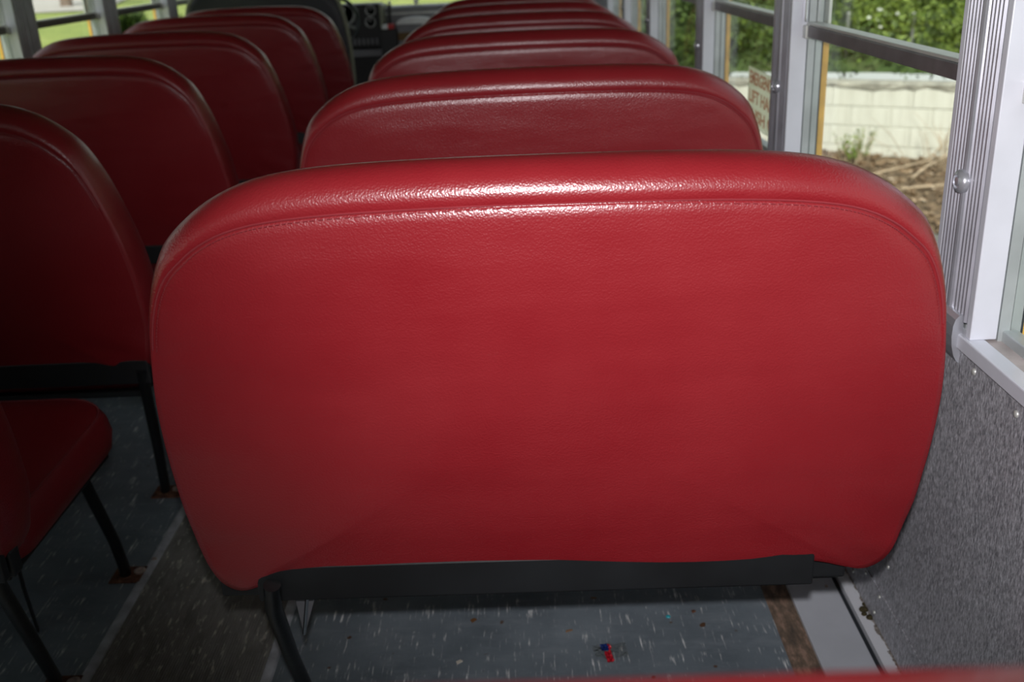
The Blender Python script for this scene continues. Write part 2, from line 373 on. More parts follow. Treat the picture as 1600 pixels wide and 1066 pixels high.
def pillar(xin, s, ya, yb, side):
    z0, z1 = SILL, 1.43
    # ribbed cover: five ribs, a broad half round, five ribs
    n = 4; yc = (ya+yb)/2; half = (yb-ya)/2 - .002; core = .010
    pr = [(0.0, ya)]
    def rib(y, w): return [(.000, y-w*.5), (-.0034, y-w*.30), (-.0034, y+w*.12), (.000, y+w*.3)]
    w = (half-core-.003)/n
    ys = [ya+.003+w*(k+.5) for k in range(n)]
    for y in ys: pr += rib(y, w)
    for k in range(7):
        t = PI*k/6; pr.append((-.0065*math.sin(t), yc-core*math.cos(t)))
    for k in range(n): pr += rib(yb-.003-w*(n-k-.5), w)
    pr += [(0.0, yb), (.012, yb), (.012, ya)]
    pr = [(xin+s*a, c) for a, c in pr]
    o = MB().prism(pr, z0+.02, z1).build('trim_%d' % tn[0], M['alu']); tn[0] += 1
    struct(o, 'ribbed aluminium cover on a %s window pillar' % side)
    # round bolt with a socket
    MB().lathe([(.0175, .001), (.0172, -.004), (.0150, -.0085), (.0105, -.0105), (.0100, -.0075), (.0062, -.0065), (.0060, -.0100), (.003, -.0105)] if s > 0 else
               [(.0175, -.001), (.0172, .004), (.0150, .0085), (.0105, .0105), (.0100, .0075), (.0062, .0065), (.0060, .0100), (.003, .0105)], (xin-s*.004, yc+.002, .881), 'x', 22).build('bolt', M['bolt_steel'], o)
    # pillar core inside the wall
    MB().box(min(xin+s*.012, xin+s*.092), max(xin+s*.012, xin+s*.092), ya+.03, yb-.03, SILL-.02, z1).build('pillar_core', M['grey_frame'], o)
    # cover cap at the foot
    cp = [(0, SILL+.030), (-.007, SILL+.028), (-.012, SILL+.022), (-.0145, SILL+.012), (-.015, SILL-.004), (-.013, SILL-.020), (-.009, SILL-.034), (-.004, SILL-.043), (0, SILL-.046)]
    MB().prism([(xin+s*a, z) for a, z in cp], ya+.012, yb-.006, 'xz').build('foot_cap', M['bolt_steel'], o)
    return o
wn = [1]
def window(xin, s, ya, yb, side, lab, latch=False, sticker=False):
    """opening between two pillars: ya near the camera end, yb the far end"""
    w = empty('window_%d' % wn[0], (xin+s*.05, (ya+yb)/2, SILL)); wn[0] += 1
    struct(w, lab)
    def P(name, mat, mb):
        mb.v = [(v[0]-w.location.x, v[1]-w.location.y, v[2]-w.location.z) for v in mb.v]
        return mb.build(name, mat, w)
    def bx(x0, x1, *a): 
        lo, hi = sorted((xin+s*x0, xin+s*x1)); return MB().box(lo, hi, *a)
    z0, z1, zb = SILL, 1.43, 1.015
    for (yy, d) in ((yb, -1), (ya, 1)):         # both jambs
        jy = sorted((yy, yy+d*.020)); P('white_jamb', M['white_frame'], bx(-.001, .037, yy-.015 if d < 0 else yy, yy if d < 0 else yy+.015, z0, z1, .0015))
        P('side_channel', M['grey_frame'], bx(.040, .056, yy-.012 if d < 0 else yy-.006, yy+.006 if d < 0 else yy+.012, z0-.01, z1))
        P('side_channel', M['grey_frame'], bx(.060, .074, yy-.006 if d < 0 else yy-.012, yy+.012 if d < 0 else yy+.006, z0-.01, z1))
        P('rubber_seal', M['duct_gap'], bx(.0745, .0775, yy-.006 if d < 0 else yy-.012, yy+.012 if d < 0 else yy+.006, z0-.01, z1))
        P('outer_body_edge', M['yellow'], bx(.078, .092, yy-.003 if d < 0 else yy-.03, yy+.03 if d < 0 else yy+.003, z0-.02, z1))
    P('lower_rail', M['grey_frame'], bx(.046, .068, ya+.010, yb-.010, z0-.012, z0+.012, .002))
    # middle bar with a pale top edge and a dark face
    mb = P('middle_bar', M['alu_dark'], bx(.030, .060, ya+.014, yb-.014, 1.001, 1.026, .0015))
    P('bar_top_edge', M['alu_pale'], bx(.034, .064, ya+.014, yb-.014, 1.026, 1.0325, .0012))
    P('bar_end_bracket', M['alu_pale'], bx(.026, .060, yb-.040, yb-.012, .998, 1.027, .002))
    # pale upright strips added beside the sliding upper pane
    P('pale_upright', M['alu_pale'], bx(.070, .076, yb-.058, yb-.026, 1.03, z1))
    P('pale_upright', M['alu_pale'], bx(.070, .076, ya+.026, ya+.058, 1.03, z1))
    P('lower_pane', M['glass'], bx(.056, .059, ya+.008, yb-.008, z0, 1.006))
    P('upper_pane', M['glass'], bx(.066, .069, ya+.008, yb-.008, 1.026, z1))
    if latch:
        l = P('latch', M['chrome'], bx(.024, .030, yb-.034, yb-.016, 1.034, 1.11, .002))
        r = bx(.020, .027, yb-.033, yb-.018, 1.094, 1.113, .002); r.v = [(v[0]-w.location.x, v[1]-w.location.y, v[2]-w.location.z) for v in r.v]
        r.build('latch_button', M['red_plastic'], l)
    if sticker:
        # faded emergency notice stuck on the lower pane; letters are read from outside the bus
        ys, ye, zs, ze = 2.585, 3.045, .700, .865
        st = P('warning_sticker', M['film'], bx(.0592, .0598, ys, ye, zs, ze)); st['label'] = 'faded translucent sticker with three lines of red letters'
        for k, tx in enumerate(['EMERGENCY EXIT', 'LIFT HANDLE', 'PUSH OUT']):
            cu = bpy.data.curves.new('letters', 'FONT'); cu.body = tx; cu.align_x = 'CENTER'; cu.align_y = 'CENTER'; cu.size = .050; cu.extrude = .0004
            cu.offset = .0012
            to = bpy.data.objects.new('letters', cu); COL.objects.link(to)
            dg = bpy.context.evaluated_depsgraph_get(); me = bpy.data.meshes.new_from_object(to.evaluated_get(dg)); bpy.data.objects.remove(to)
            me.materials.clear(); me.materials.append(M['letters'])
            wd = max(v.co.x for v in me.vertices)-min(v.co.x for v in me.vertices)
            f = min(.42, .42)/wd
            lo = bpy.data.objects.new('letters', me); COL.objects.link(lo); lo.parent = st
            # inside face, reading from left (far) to right (near)
            lo.matrix_local = Matrix.Translation(Vector((xin+.0585, (ys+ye)/2, .835-.052*k))-w.location) @ Matrix(((0,0,-1,0), (-f,0,0,0), (0,1.0,0,0), (0,0,0,1)))
    return w
labs_r = ['window in the right wall beside the camera', 'window at the right edge showing asphalt through its lower pane',
          'large window on the right with the white block wall behind it', 'window on the right carrying the faded sticker', 'narrow slice of window beyond the second right pillar',
          'far right window near the front', 'foremost window on the right']
for ya, yb in PR: pillar(XR, 1, ya, yb, 'right')
for k in range(len(PR)-1): window(XR, 1, PR[k][1], PR[k+1][0], 'right', 'right side: '+labs_r[min(k, 6)], latch=(k == 2), sticker=(k == 3))
for ya, yb in PL: pillar(XL, -1, ya, yb, 'left')
for k in range(len(PL)-1): window(XL, -1, PL[k][1], PL[k+1][0], 'left', 'window %d along the left wall of the bus' % (k+1))
# roof and rear wall, unseen and shaped to block light; front wall
xc = (XR+XL)/2; hw = (XR-XL)/2+.12
ro = []; ri = []
for k in range(17):
    t = PI*k/16; ro.append((xc+hw*math.cos(t), 1.60+.42*math.sin(t)**.8)); ri.append((xc+(hw-.05)*math.cos(t), 1.56+.41*math.sin(t)**.8))
mbx = MB(); n = 17
vs = [(p[0], Y0-.05, p[1]) for p in ro+ri] + [(p[0], Y1+.05, p[1]) for p in ro+ri]; fs = []
for k in range(16):
    fs += [(k, k+1, k+1+2*n, k+2*n), (n+k, n+k+2*n, n+k+1+2*n, n+k+1), (k, n+k, n+k+1, k+1), (2*n+k, 2*n+k+1, 3*n+k+1, 3*n+k)]
fs += [(0, 2*n, 3*n, n), (n-1, 2*n-1, 4*n-1, 3*n-1)]
mbx.add(vs, fs, True); struct(mbx.build('ceiling', M['cream']), 'unseen curved ceiling of the bus, built to block light')
rear = MB().box(XL-.1, XR+.1, Y0-.06, Y0, -.05, 1.62).build('wall_back', M['panel']); struct(rear, 'unseen rear wall of the bus, set close to cut light from behind')  # drawn close and windowless to keep the cabin dark
MB().box(-1.1, -.2, Y0-.02, Y0+.012, 0, 1.5, .01).build('rear_door_panel', M['white_frame'], rear)
# front: bulkhead under the windscreen
wf = MB().box(XL-.1, XR+.1, Y1, Y1+.08, -.05, .895).build('wall_front', M['dash_grey']); struct(wf, 'bulkhead under the windscreen')
ws = empty('window_%d' % wn[0], (xc, Y1+.05, .9)); struct(ws, 'windscreen at the front of the bus')
def PW(name, mat, mb):
    mb.v = [(v[0]-ws.location.x, v[1]-ws.location.y, v[2]-ws.location.z) for v in mb.v]; return mb.build(name, mat, ws)
PW('header', M['dash_black'], MB().box(XL-.1, XR+.1, Y1, Y1+.08, 1.80, 2.0))
PW('pane', M['glass'], MB().box(XL, -.69, Y1+.03, Y1+.035, .90, 1.81)); PW('pane', M['glass'], MB().box(-.66, XR, Y1+.03, Y1+.035, .90, 1.81))
PW('centre_post', M['alu_pale'], MB().box(-.69, -.66, Y1, Y1+.06, .90, 1.81, .006))
PW('corner_post', M['dash_black'], MB().box(-2.02, -1.93, Y1, Y1+.08, .90, 1.81, .006)); PW('corner_post', M['white_frame'], MB().box(.60, .72, Y1, Y1+.08, .90, 1.81, .006))
PW('quarter_post', M['white_frame'], MB().box(-1.80, -1.76, Y1-.005, Y1+.06, .90, 1.81, .006))

# ------------------------------------------------------------------ seats
OUT = [(0,.431),(.15,.431),(.27,.434),(.31,.440),(.36,.434),(.400,.424),(.428,.420),(.449,.431),(.463,.458),(.476,.500),(.482,.552),(.486,.622),(.486,.690),(.483,.738),(.478,.785),(.469,.838),(.455,.884),(.438,.918),(.413,.942),(.383,.963),(.344,.981),(.297,.992),(.231,.9985),(.126,1.002),(0,1.003)]
SEAM= [(0,.449),(.15,.449),(.27,.452),(.31,.459),(.36,.452),(.395,.440),(.421,.433),(.440,.444),(.452,.468),(.462,.508),(.469,.56),(.474,.63),(.474,.69),(.471,.735),(.465,.780),(.457,.822),(.445,.858),(.430,.884),(.408,.905),(.385,.922),(.352,.937),(.305,.947),(.231,.953),(.126,.956),(0,.957)]
def resample(pts, per=3):
    """Catmull-Rom through the half outline, mirrored into a closed loop"""
    P = [Vector(p) for p in pts]; n = len(P); out = []
    ext = [Vector((-P[1].x, P[1].y))] + P + [Vector((-P[-2].x, P[-2].y))]
    for i in range(n-1):
        p0, p1, p2, p3 = ext[i:i+4]
        for k in range(per):
            t = k/per
            out.append(.5*((2*p1)+(p2-p0)*t+(2*p0-5*p1+4*p2-p3)*t*t+(3*p1-p0-3*p2+p3)*t**3))
    out.append(P[-1])
    left = [Vector((-p.x, p.y)) for p in out[1:-1]][::-1]
    return out+left
OUT = [(a*.988, z-.004*max(0, 1-(z-.42)/.1)) for a, z in OUT]; SEAM = [(a*.988, z-.004*max(0, 1-(z-.42)/.1)) for a, z in SEAM]
LO, LS = resample(OUT), resample(SEAM)
TILT = math.tan(math.radians(8)); ZREF = 1.013; DT = .052
def tap(x_, z_, k_):
    if k_ == 0 or x_ < 0: return x_
    q = min(1, max(0, (z_-.50)/.46)); return x_*(1-k_*q*q*(3-2*q))
def seat_back(seed=0, taper=0.0):
    r = random.Random(seed); rings = []
    cz = .70
    def ring(f, t, src): return [(p.x, t, p.y) for p in src]
    def blend(a): return [(LS[i].lerp(LO[i], a)) for i in range(len(LS))]
    def face(k, t): return [Vector((p.x*k, cz+(p.y-cz)*k)) for p in LS], t
    seq = []
    for k in (.03, .2, .4, .58, .74, .86, .94, .985):
        q, t = face(k, -.009*(1-k**3)); seq.append((q, t))
    seq.append((face(.996, 0)[0], .0015)); seq.append((face(1.0, 0)[0], .0028)); seq.append((blend(.06), .0006))
    for d in (18, 36, 54, 72, 90):
        a = math.radians(d); seq.append((blend(.06+.94*math.sin(a)), DT*(1-math.cos(a))))
    m_ = len(seq)
    for d in (72, 54, 36, 18, 0):
        a = math.radians(d); seq.append((blend(.06+.94*math.sin(a)), 2*DT-DT*(1-math.cos(a))))
    for k in (.97, .85, .6, .3, .05):
        q, t = face(k, 2*DT+.014*(1-k**2)); seq.append((q, t))
    n = len(LS); vs = []; fs = []
    ph = [r.uniform(0, 6) for _ in range(6)]
    for q, t in seq:
        for p in q:
            z = p.y; g = min(1, max(0, (z-.74)/.10)); y = (t*g if -.004 < t < .004 and t > 0 and t != .0006 else t) + (ZREF-z)*TILT
            # gentle pull folds near the bottom corners and the sides
            y += .0022*math.sin(9*p.x+ph[0]+3*z)*math.sin(11*z+ph[1])
            ed = max(0, abs(p.x)-.30)/.18; lo = max(0, .60-z)/.15
            y += .0035*ed*lo*math.sin(60*(p.x*.7+z)+ph[2])
            vs.append((tap(p.x, z, taper), y, z))
    for i in range(len(seq)-1):
        for k in range(n):
            a = i*n+k; b2 = i*n+(k+1) % n; fs.append((a, b2, b2+n, a+n))
    fs.append(tuple(range(n-1, -1, -1))); fs.append(tuple((len(seq)-1)*n+k for k in range(n)))
    return MB().add(vs, fs, True)
def rrect(hx, y0, y1, rc_f, rc_b, seg=7):
    pts = []
    for (cx, cy, r_, a0) in ((hx-rc_f, y1-rc_f, rc_f, 0), (-hx+rc_f, y1-rc_f, rc_f, 90), (-hx+rc_b, y0+rc_b, rc_b, 180), (hx-rc_b, y0+rc_b, rc_b, 270)):
        for k in range(seg+1):
            a = math.radians(a0+90*k/seg); pts.append((cx+r_*math.cos(a), cy+r_*math.sin(a)))
    return pts
CZ0, CZ1, CY0, CY1, CHX = .335, .425, .205, .690, .462
def cushion():
    seq = []
    def R(ins, z): return rrect(CHX-ins, CY0+ins, CY1-ins, .115-ins*.5 if ins < .1 else .06, .05), z
    for ins, z in ((.42, CZ0), (.06, CZ0), (.02, CZ0+.004), (.005, CZ0+.018), (.0, CZ0+.045), (.004, CZ1-.022), (.012, CZ1-.006), (.016, CZ1-.0015), (.020, CZ1-.0005), (.03, CZ1+.004), (.07, CZ1+.011), (.13, CZ1+.015), (.20, CZ1+.017)):
        if ins > .2: ins = .2
        seq.append(R(ins, z))
    n = len(seq[0][0]); vs = []; fs = []
    for q, z in seq:
        for (x_, y_) in q: vs.append((x_, y_, z + .012*(y_-.4)))
    for i in range(len(seq)-1):
        for k in range(n):
            a = i*n+k; b2 = i*n+(k+1) % n; fs.append((a, b2, b2+n, a+n))
    fs.append(tuple(range(n-1, -1, -1))); fs.append(tuple((len(seq)-1)*n+k for k in range(n)))
    return MB().add(vs, fs, True)
def make_seat(aisle, label, group):
    """aisle: -1 when the aisle is at the left of the seat, +1 when at the right"""
    root = empty('bus_seat'); tag(root, label, 'seat', group)
    TP = 0.0 if aisle < 0 else .085
    bk = seat_back(3 if aisle < 0 else 8, TP).build('backrest', M['vinyl'], root, auto=False)
    # stitched seam following the roll: two fine lines of thread
    pts = [(p.x*1.0, -.0010+(ZREF-p.y)*TILT, p.y) for p in LS if p.y > .50]
    i0 = [i for i, p in enumerate(LS) if p.y > .50]
    a = [i for i in i0]; seq = [LS[i] for i in a if LS[i].y > .78]
    MB().tube([(tap(p.x, p.y, TP)*1.003, .0004+(ZREF-p.y-.002)*TILT, .70+(p.y-.70)*1.004) for p in seq], .0011, 5).build('seam_thread', M['vinyl_thread'], bk)
    st = MB()
    for i in range(len(seq)-1):
        for t in (.1, .45, .8):
            p = seq[i].lerp(seq[i+1], t); q = seq[i].lerp(seq[i+1], t+.2)
            if (q-p).length < .0005: continue
            st.tube([(tap(p.x, p.y, TP)*.993, -.0004+(ZREF-p.y)*TILT, .70+(p.y-.70)*.988), (tap(q.x, q.y, TP)*.993, -.0004+(ZREF-q.y)*TILT, .70+(q.y-.70)*.988)], .0008, 4)
    o = st.build('stitches', M['vinyl_thread'], bk); o['kind'] = 'stuff'
    cs_ = cushion(); sh = -aisle*.040; cs_.v = [(v[0]*.955+sh, v[1], v[2]) for v in cs_.v]; cu = cs_.build('cushion', M['vinyl'], root, auto=False)
    w = [(x_*.955+sh, y_, CZ1-.0010+.012*(y_-.4)) for (x_, y_) in rrect(CHX-.015, CY0+.015, CY1-.015, .108, .05)]
    MB().tube(w+[w[0]], .0018, 6, caps=False).build('welt', M['vinyl_thread'], cu)
    # steel: rear rail, cushion pan, wall rail
    fr = MB()
    def fx(a, b, *q): fr.box(min(-aisle*a, -aisle*b), max(-aisle*a, -aisle*b), *q)
    fx(-.395 if aisle < 0 else -.448, .350, .077, .094, .407, .462, .003); fx(-.452, .40, .098, .125, .402, .446, .004)
    fr.build('rear_rail', M['black_scuffed'], root)
    MB().box(-.40-aisle*.03, .40-aisle*.03, .215, CY1-.06, .318, .334, .003).build('seat_pan', M['black'], root)
    wx = -aisle*.46
    MB().box(min(-aisle*.36, -aisle*.60), max(-aisle*.36, -aisle*.60), .46, .50, .285, .317, .003).build('wall_rail', M['black'], root)
    if aisle < 0:
        lx = -.420; rp = [(-.372, .068, .440), (-.378, .080, .395), (-.405, .22, .20), (-.419, .335, .03), (-.42, .340, .006)]
    else:
        lx = .322; rp = [(.432, .078, .440), (.428, .090, .40), (.375, .22, .20), (.326, .335, .03), (.322, .340, .006)]
    rear = MB().tube(rp, .0118, 14).build('leg', M['black'], root)
    front = MB().tube([(lx, .585, .322), (lx, .600, .29), (lx, .672, .10), (lx, .688, .03), (lx, .690, .006)], .0118, 14).build('leg', M['black'], root)
    MB().tube([(lx, .27, .320), (lx*1.0, .35, .318), (lx, .60, .318)], .011, 10).build('side_rail', M['black'], root)
    for (leg, fy) in ((rear, .340), (front, .690)):
        pl = MB().box(lx-.028, lx+.044, fy-.028, fy+.030, .0005, .005, .0015).build('foot_plate', M['rust'], leg); pl['label'] = 'rusty foot plate'
        MB().lathe([(.0125, .005), (.0125, .0075), (.0085, .0095), (.006, .0085), (.0055, .0065)], (lx+.027, fy+.010, 0), 'z', 16).build('bolt', M['bolt'], leg)
    lx = -.420
    if aisle > 0: return root
    # gusset beside the rear leg; the added bright rod stands for its highlight
    gs = MB(); 
    g0 = Vector((lx*.840, .098, .412)); g1 = Vector((lx*.762, .098, .412)); g2 = Vector((lx*.862, .155, .292))
    nrm = (g1-g0).cross(g2-g0).normalized()*.003
    gs.add([g0-nrm, g1-nrm, g2-nrm, g0+nrm, g1+nrm, g2+nrm], [(0,1,2), (3,5,4), (0,3,4,1), (1,4,5,2), (2,5,3,0)])
    go = gs.build('gusset', M['dash_grey'], root)
    MB().tube([g0.lerp(g1, .62)+Vector((0, -.004, 0)), g0.lerp(g1, .62).lerp(g2, .93)+Vector((0, -.004, 0))], .0028, 8).build('highlight_rod', M['chrome'], go)
    return root
def copy_tree(o, parent=None):
    c = o.copy(); COL.objects.link(c)
    if parent is not None: c.parent = parent
    for ch in list(o.children): copy_tree(ch, c)
    return c
GR, GL = 'bus seats in the right row', 'bus seats in the left row'
right = [(.173, 'red vinyl seat back whose top edge just shows at the bottom edge of the picture'),
         (1.045, 'largest red vinyl bus seat, filling the middle beside the grey wall panel'),
         (1.935, 'red vinyl bus seat directly in front of the largest one, right row'),
         (2.895, 'right row red bus seat, third back seen above the largest one'),
         (3.77, 'right row red bus seat, fourth back, thin band with a shiny seam'),
         (4.50, 'right row red bus seat, fifth back, thin sliver near the top edge'),
         (5.28, 'foremost red bus seat of the right row, beside the dashboard')]
sr = make_seat(-1, right[0][1], GR); sr.location = (.020, right[0][0], 0)
for k, (y, lab) in enumerate(right[1:]):
    c = copy_tree(sr); c.location = (.020, y, 0); c['label'] = lab
    if k == 0: c.rotation_euler = (0, math.radians(.45), 0); c.location.x = .015
left = [(1.115, -1.205, 'dark red bus seat at the lower left corner, its cushion jutting into view'),
        (1.82, -1.235, 'dark red seat back cut by the left edge, above the jutting cushion'),
        (2.72, -1.29, 'dark left-row seat back whose long straight top edge reaches the left edge of the picture'),
        (3.60, -1.30, 'left row dark red seat with the first full curved top below the left windows'),
        (4.65, -1.365, 'left row dark red seat, next to last before the driver area'),
        (5.34, -1.345, 'foremost dark red seat of the left row, behind the driver barrier')]
sl = make_seat(1, left[0][2], GL); sl.location = (left[0][1], left[0][0], 0)
for (y, x_, lab) in left[1:]:
    c = copy_tree(sl); c.location = (x_, y, 0); c['label'] = lab
MB().tube([(.300, .36, .322), (.255, .43, .16), (.205, .52, .004)], .016, 8, flat=.22).build('stay_strap', M['black_scuffed'], sl)

# ------------------------------------------------------------------ driver's area
cb = empty('crash_barrier', (-1.47, 6.13, 0)); tag(cb, 'dark padded barrier behind the driver, windscreen light painted as its olive edge', 'barrier')
s = seat_back(21); s.v = [(v[0]*1.0, v[1]*.5, .30+(v[2]-.43)*1.42) for v in s.v]
s.build('pad', M['barrier'], cb, auto=False)
ed = [(p.x*1.012, .02+(ZREF-p.y)*TILT*.5, .30+(p.y-.43)*1.42) for p in LO if p.y > .47]
MB().tube(ed, .013, 8).build('olive_edge_light', M['glove'], cb)  # windscreen light along the edge, put into the tube's olive colour
for sx_ in (-.36, .36): MB().tube([(sx_, .05, .33), (sx_, .05, .0)], .016, 10).build('leg', M['black'], cb)
ds = empty('driver_seat', (-1.47, 6.36, 0)); tag(ds, 'black high-backed driver seat behind the steering wheel', 'seat')
s = seat_back(5); s.v = [(v[0]*.58, v[1], .50+(v[2]-.43)*1.25) for v in s.v]; s.build('backrest', M['barrier'], ds, auto=False)
s = cushion(); s.v = [(v[0]*.56, v[1]-.06, v[2]+.06) for v in s.v]; s.build('cushion', M['barrier'], ds, auto=False)
MB().lathe([(.16, 0), (.16, .03), (.06, .06), (.05, .38), (.12, .40)], (0, .36, 0), 'z', 20).build('pedestal', M['black'], ds)
# dashboard
db = empty('dashboard', (-1.15, 7.1, 0)); tag(db, 'black instrument panel with round gauges and grey trim', 'dashboard')
def PD(name, mat, mb, par=None):
    mb.v = [(v[0]+1.15, v[1]-7.1, v[2]) for v in mb.v]; return mb.build(name, mat, par or db)
PD('instrument_board', M['dash_black'], MB().box(-1.45, -.895, 7.0, 7.24, .635, .925, .012))
PD('side_trim', M['glove'], MB().box(-.898, -.872, 6.975, 7.24, .40, .915, .006))
PD('lower_trim', M['dash_grey'], MB().box(-1.45, -.90, 6.985, 7.24, .585, .632, .006))
PD('lower_housing', M['dash_black'], MB().box(-1.45, -.90, 7.06, 7.24, .30, .585, .01))
PD('side_console', M['dash_grey'], MB().box(-.870, -.30, 7.06, 7.24, .64, .895, .015))
PD('console_base', M['dash_black'], MB().box(-.870, -.30, 7.05, 7.24, .02, .64, .01))
PD('pale_strip', M['alu_pale'], MB().box(-.865, -.35, 7.045, 7.062, .846, .856, .002))
for (x_, z_, r_) in ((-1.130, .866, .062), (-.957, .882, .031), (-.965, .808, .031), (-1.27, .866, .055)):
    g = PD('gauge', M['gauge'], MB().lathe([(r_*.98, 0), (r_*.98, -.010), (r_*.9, -.012), (r_*.1, -.012)], (x_, 7.0, z_), 'y', 26))
    PD('bezel', M['gauge_ring'], MB().lathe([(r_*.97, -.012), (r_*.97, -.020), (r_*1.1, -.020), (r_*1.12, 0), (r_*.99, 0)], (x_, 7.0, z_), 'y', 26), g)
    PD('needle', M['white_plastic'], MB().box(x_-.0015, x_+.0015, 6.984, 6.986, z_, z_+r_*.7), g)
for k in range(6): PD('switch', M['dash_grey'], MB().box(-1.09+k*.030, -1.075+k*.030, 6.985, 7.0, .665, .705, .003))
# steering wheel
sw = empty('steering_wheel', (-1.155, 6.72, .835)); tag(sw, 'dark three-spoke steering wheel in front of the gauges', 'steering wheel')
R_ = .150; ring = [(R_*math.cos(2*PI*k/40), 0, R_*math.sin(2*PI*k/40)) for k in range(41)]
rim = MB().tube(ring, .012, 10, caps=False).build('rim', plain('black_rim', (.02, .028, .03), .22), sw)
MB().lathe([(.038, .03), (.040, -.005), (.03, -.015), (.01, -.018)], (0, .02, 0), 'y', 20).build('hub', M['dash_grey'], sw)
for a in (-20, 200, 270):
    a = math.radians(a); MB().tube([(.03*math.cos(a), .02, .03*math.sin(a)), (.09*math.cos(a), .008, .09*math.sin(a)), (R_*math.cos(a), 0, R_*math.sin(a))], [.014, .010, .011], 8, flat=.6).build('spoke', M['gauge_ring'], sw)
MB().tube([(0, .03, 0), (0, .22, -.14), (0, .36, -.26)], .03, 12).build('column', M['dash_black'], sw)
sw.rotation_euler = (math.radians(-14), 0, 0)
lv = empty('door_lever', (-.835, 7.0, 0)); tag(lv, 'upright black lever with a white knob on the console', 'lever')
MB().tube([(0, 0, .76), (0, 0, .84), (.006, 0, .915)], .0115, 10).build('shaft', M['black'], lv)
MB().lathe([(.004, -.012), (.010, -.006), (.011, .004), (.006, .012), (.001, .014)], (.007, 0, .925), 'z', 12).build('knob', M['white_plastic'], lv)
MB().box(-.03, .03, -.02, .035, .742, .762, .004).build('base', M['black'], lv)
MB().box(-.03, .03, .0, .035, .0, .742, .004).build('stand', M['dash_black'], lv)
rw = empty('first_aid_box', (-.845, 6.93, .76)); tag(rw, 'small white and red box at the foot of the black lever', 'box')
MB().box(-.035, .004, -.03, .03, .003, .032, .006).build('white_half', M['white_plastic'], rw); MB().box(.004, .045, -.03, .03, .003, .034, .006).build('red_half', M['red_plastic'], rw)
MB().box(-.05, .06, -.035, .035, -.76, .0025, .004).build('stand', M['dash_black'], rw)
bg_ = MB()
pr = []
for k in range(13):
    t = PI*k/12; pr.append((-.12*math.cos(t), .040*math.sin(t)**.7))
bg_.prism(pr, -.05, .06, 'xz', True)
o = bg_.build('white_cover', M['white_plastic'], None, (-.665, 6.96, .790)); tag(o, 'rounded white plastic cover on the right of the console', 'cover')
o = MB().box(-.112, .15, -.07, .08, -.790, 0.0, .006).build('console_shelf', M['dash_grey'], None, (-.665, 6.96, .789)); tag(o, 'grey shelf beneath the rounded white cover', 'shelf')
MB().box(-.11, .05, -.075, -.071, -.100, -.05).build('ochre_card', M['ochre'], o)

# ------------------------------------------------------------------ litter on the floor
cw = empty('candy_wrapper', (.120, 1.495, .001)); tag(cw, 'torn red and blue candy wrapper on the floor under the largest seat', 'wrapper'); cw.rotation_euler = (0, 0, .12)
def crumple(nx, ny, sx_, sy_, amp, seed):
    r = random.Random(seed); vs = []; fs = []
    for j in range(ny+1):
        for i in range(nx+1):
            vs.append(((i/nx-.5)*sx_+r.uniform(-1, 1)*amp*.4, (j/ny-.5)*sy_+r.uniform(-1, 1)*amp*.4, .002+abs(r.gauss(0, amp))))
    for j in range(ny):
        for i in range(nx):
            a = j*(nx+1)+i; fs.append((a, a+1, a+nx+2, a+nx+1))
    nv = len(vs); vs2 = vs + [(v[0], v[1], v[2]-.0008) for v in vs]; fs2 = fs + [tuple(q+nv for q in reversed(f)) for f in fs]
    m_ = MB().add(vs2, fs2, False); return m_
a = crumple(5, 8, .013, .030, .0016, 2); a.v = [(v[0]+.003, v[1]-.014, v[2]+.002) for v in a.v]; a.build('red_sleeve', M['wrap_red'], cw)
a = crumple(5, 5, .014, .017, .002, 3); a.v = [(v[0]-.001, v[1]+.011, v[2]+.003) for v in a.v]; a.build('blue_end', M['wrap_blue'], cw)
a = crumple(3, 4, .006, .012, .002, 4); a.v = [(v[0]+.008, v[1]+.012, v[2]+.003) for v in a.v]; a.build('red_fold', M['wrap_red'], cw)
a = crumple(10, 8, .062, .040, .0042, 5); a.v = [(v[0]+.008, v[1]+.002, v[2]) for v in a.v]; a.build('clear_film', M['cello'], cw)
o = MB().lathe([(.0042, 0), (.0048, .0015), (.0035, .003), (.001, .0032)], (0, 0, 0), 'z', 12).build('bead', M['teal'], None, (.249, 1.596, .0005)); tag(o, 'tiny teal plastic disc on the floor right of the wrapper', 'bead')
def scrap(name, mat, x_, y_, sx_, sy_, rz, lab, cat, grp=None):
    o = MB().add([(-sx_, -sy_, 0), (sx_, -sy_*.6, 0), (sx_*.7, sy_, 0), (-sx_*.8, sy_*.7, 0), (-sx_, -sy_, .0015), (sx_, -sy_*.6, .003), (sx_*.7, sy_, .0015), (-sx_*.8, sy_*.7, .002)],
        [(0,3,2,1), (4,5,6,7), (0,1,5,4), (1,2,6,5), (2,3,7,6), (3,0,4,7)]).build(name, mat, None, (x_, y_, .0005)); o.rotation_euler = (0, 0, rz); tag(o, lab, cat, grp)
scrap('paper_scrap', M['paper'], -.151, 1.487, .006, .004, .5, 'pale paper scrap at the bottom edge left of the wrapper', 'paper')
scrap('tan_crumb', M['crumb'], .055, 1.565, .007, .0025, .3, 'thin tan crumb left of the candy wrapper', 'crumb')
scrap('wood_chip', M['crumb'], .110, 1.665, .006, .002, -.1, 'thin tan chip just below the black seat rail', 'chip')
scrap('brown_flake', plain('brown_flake', (.16, .07, .02), .8), -.129, 1.608, .006, .005, .6, 'round brown flake on the floor left of centre', 'flake')
scrap('red_speck', M['rust'], .300, 1.610, .004, .004, .2, 'small red speck right of the teal disc', 'speck')

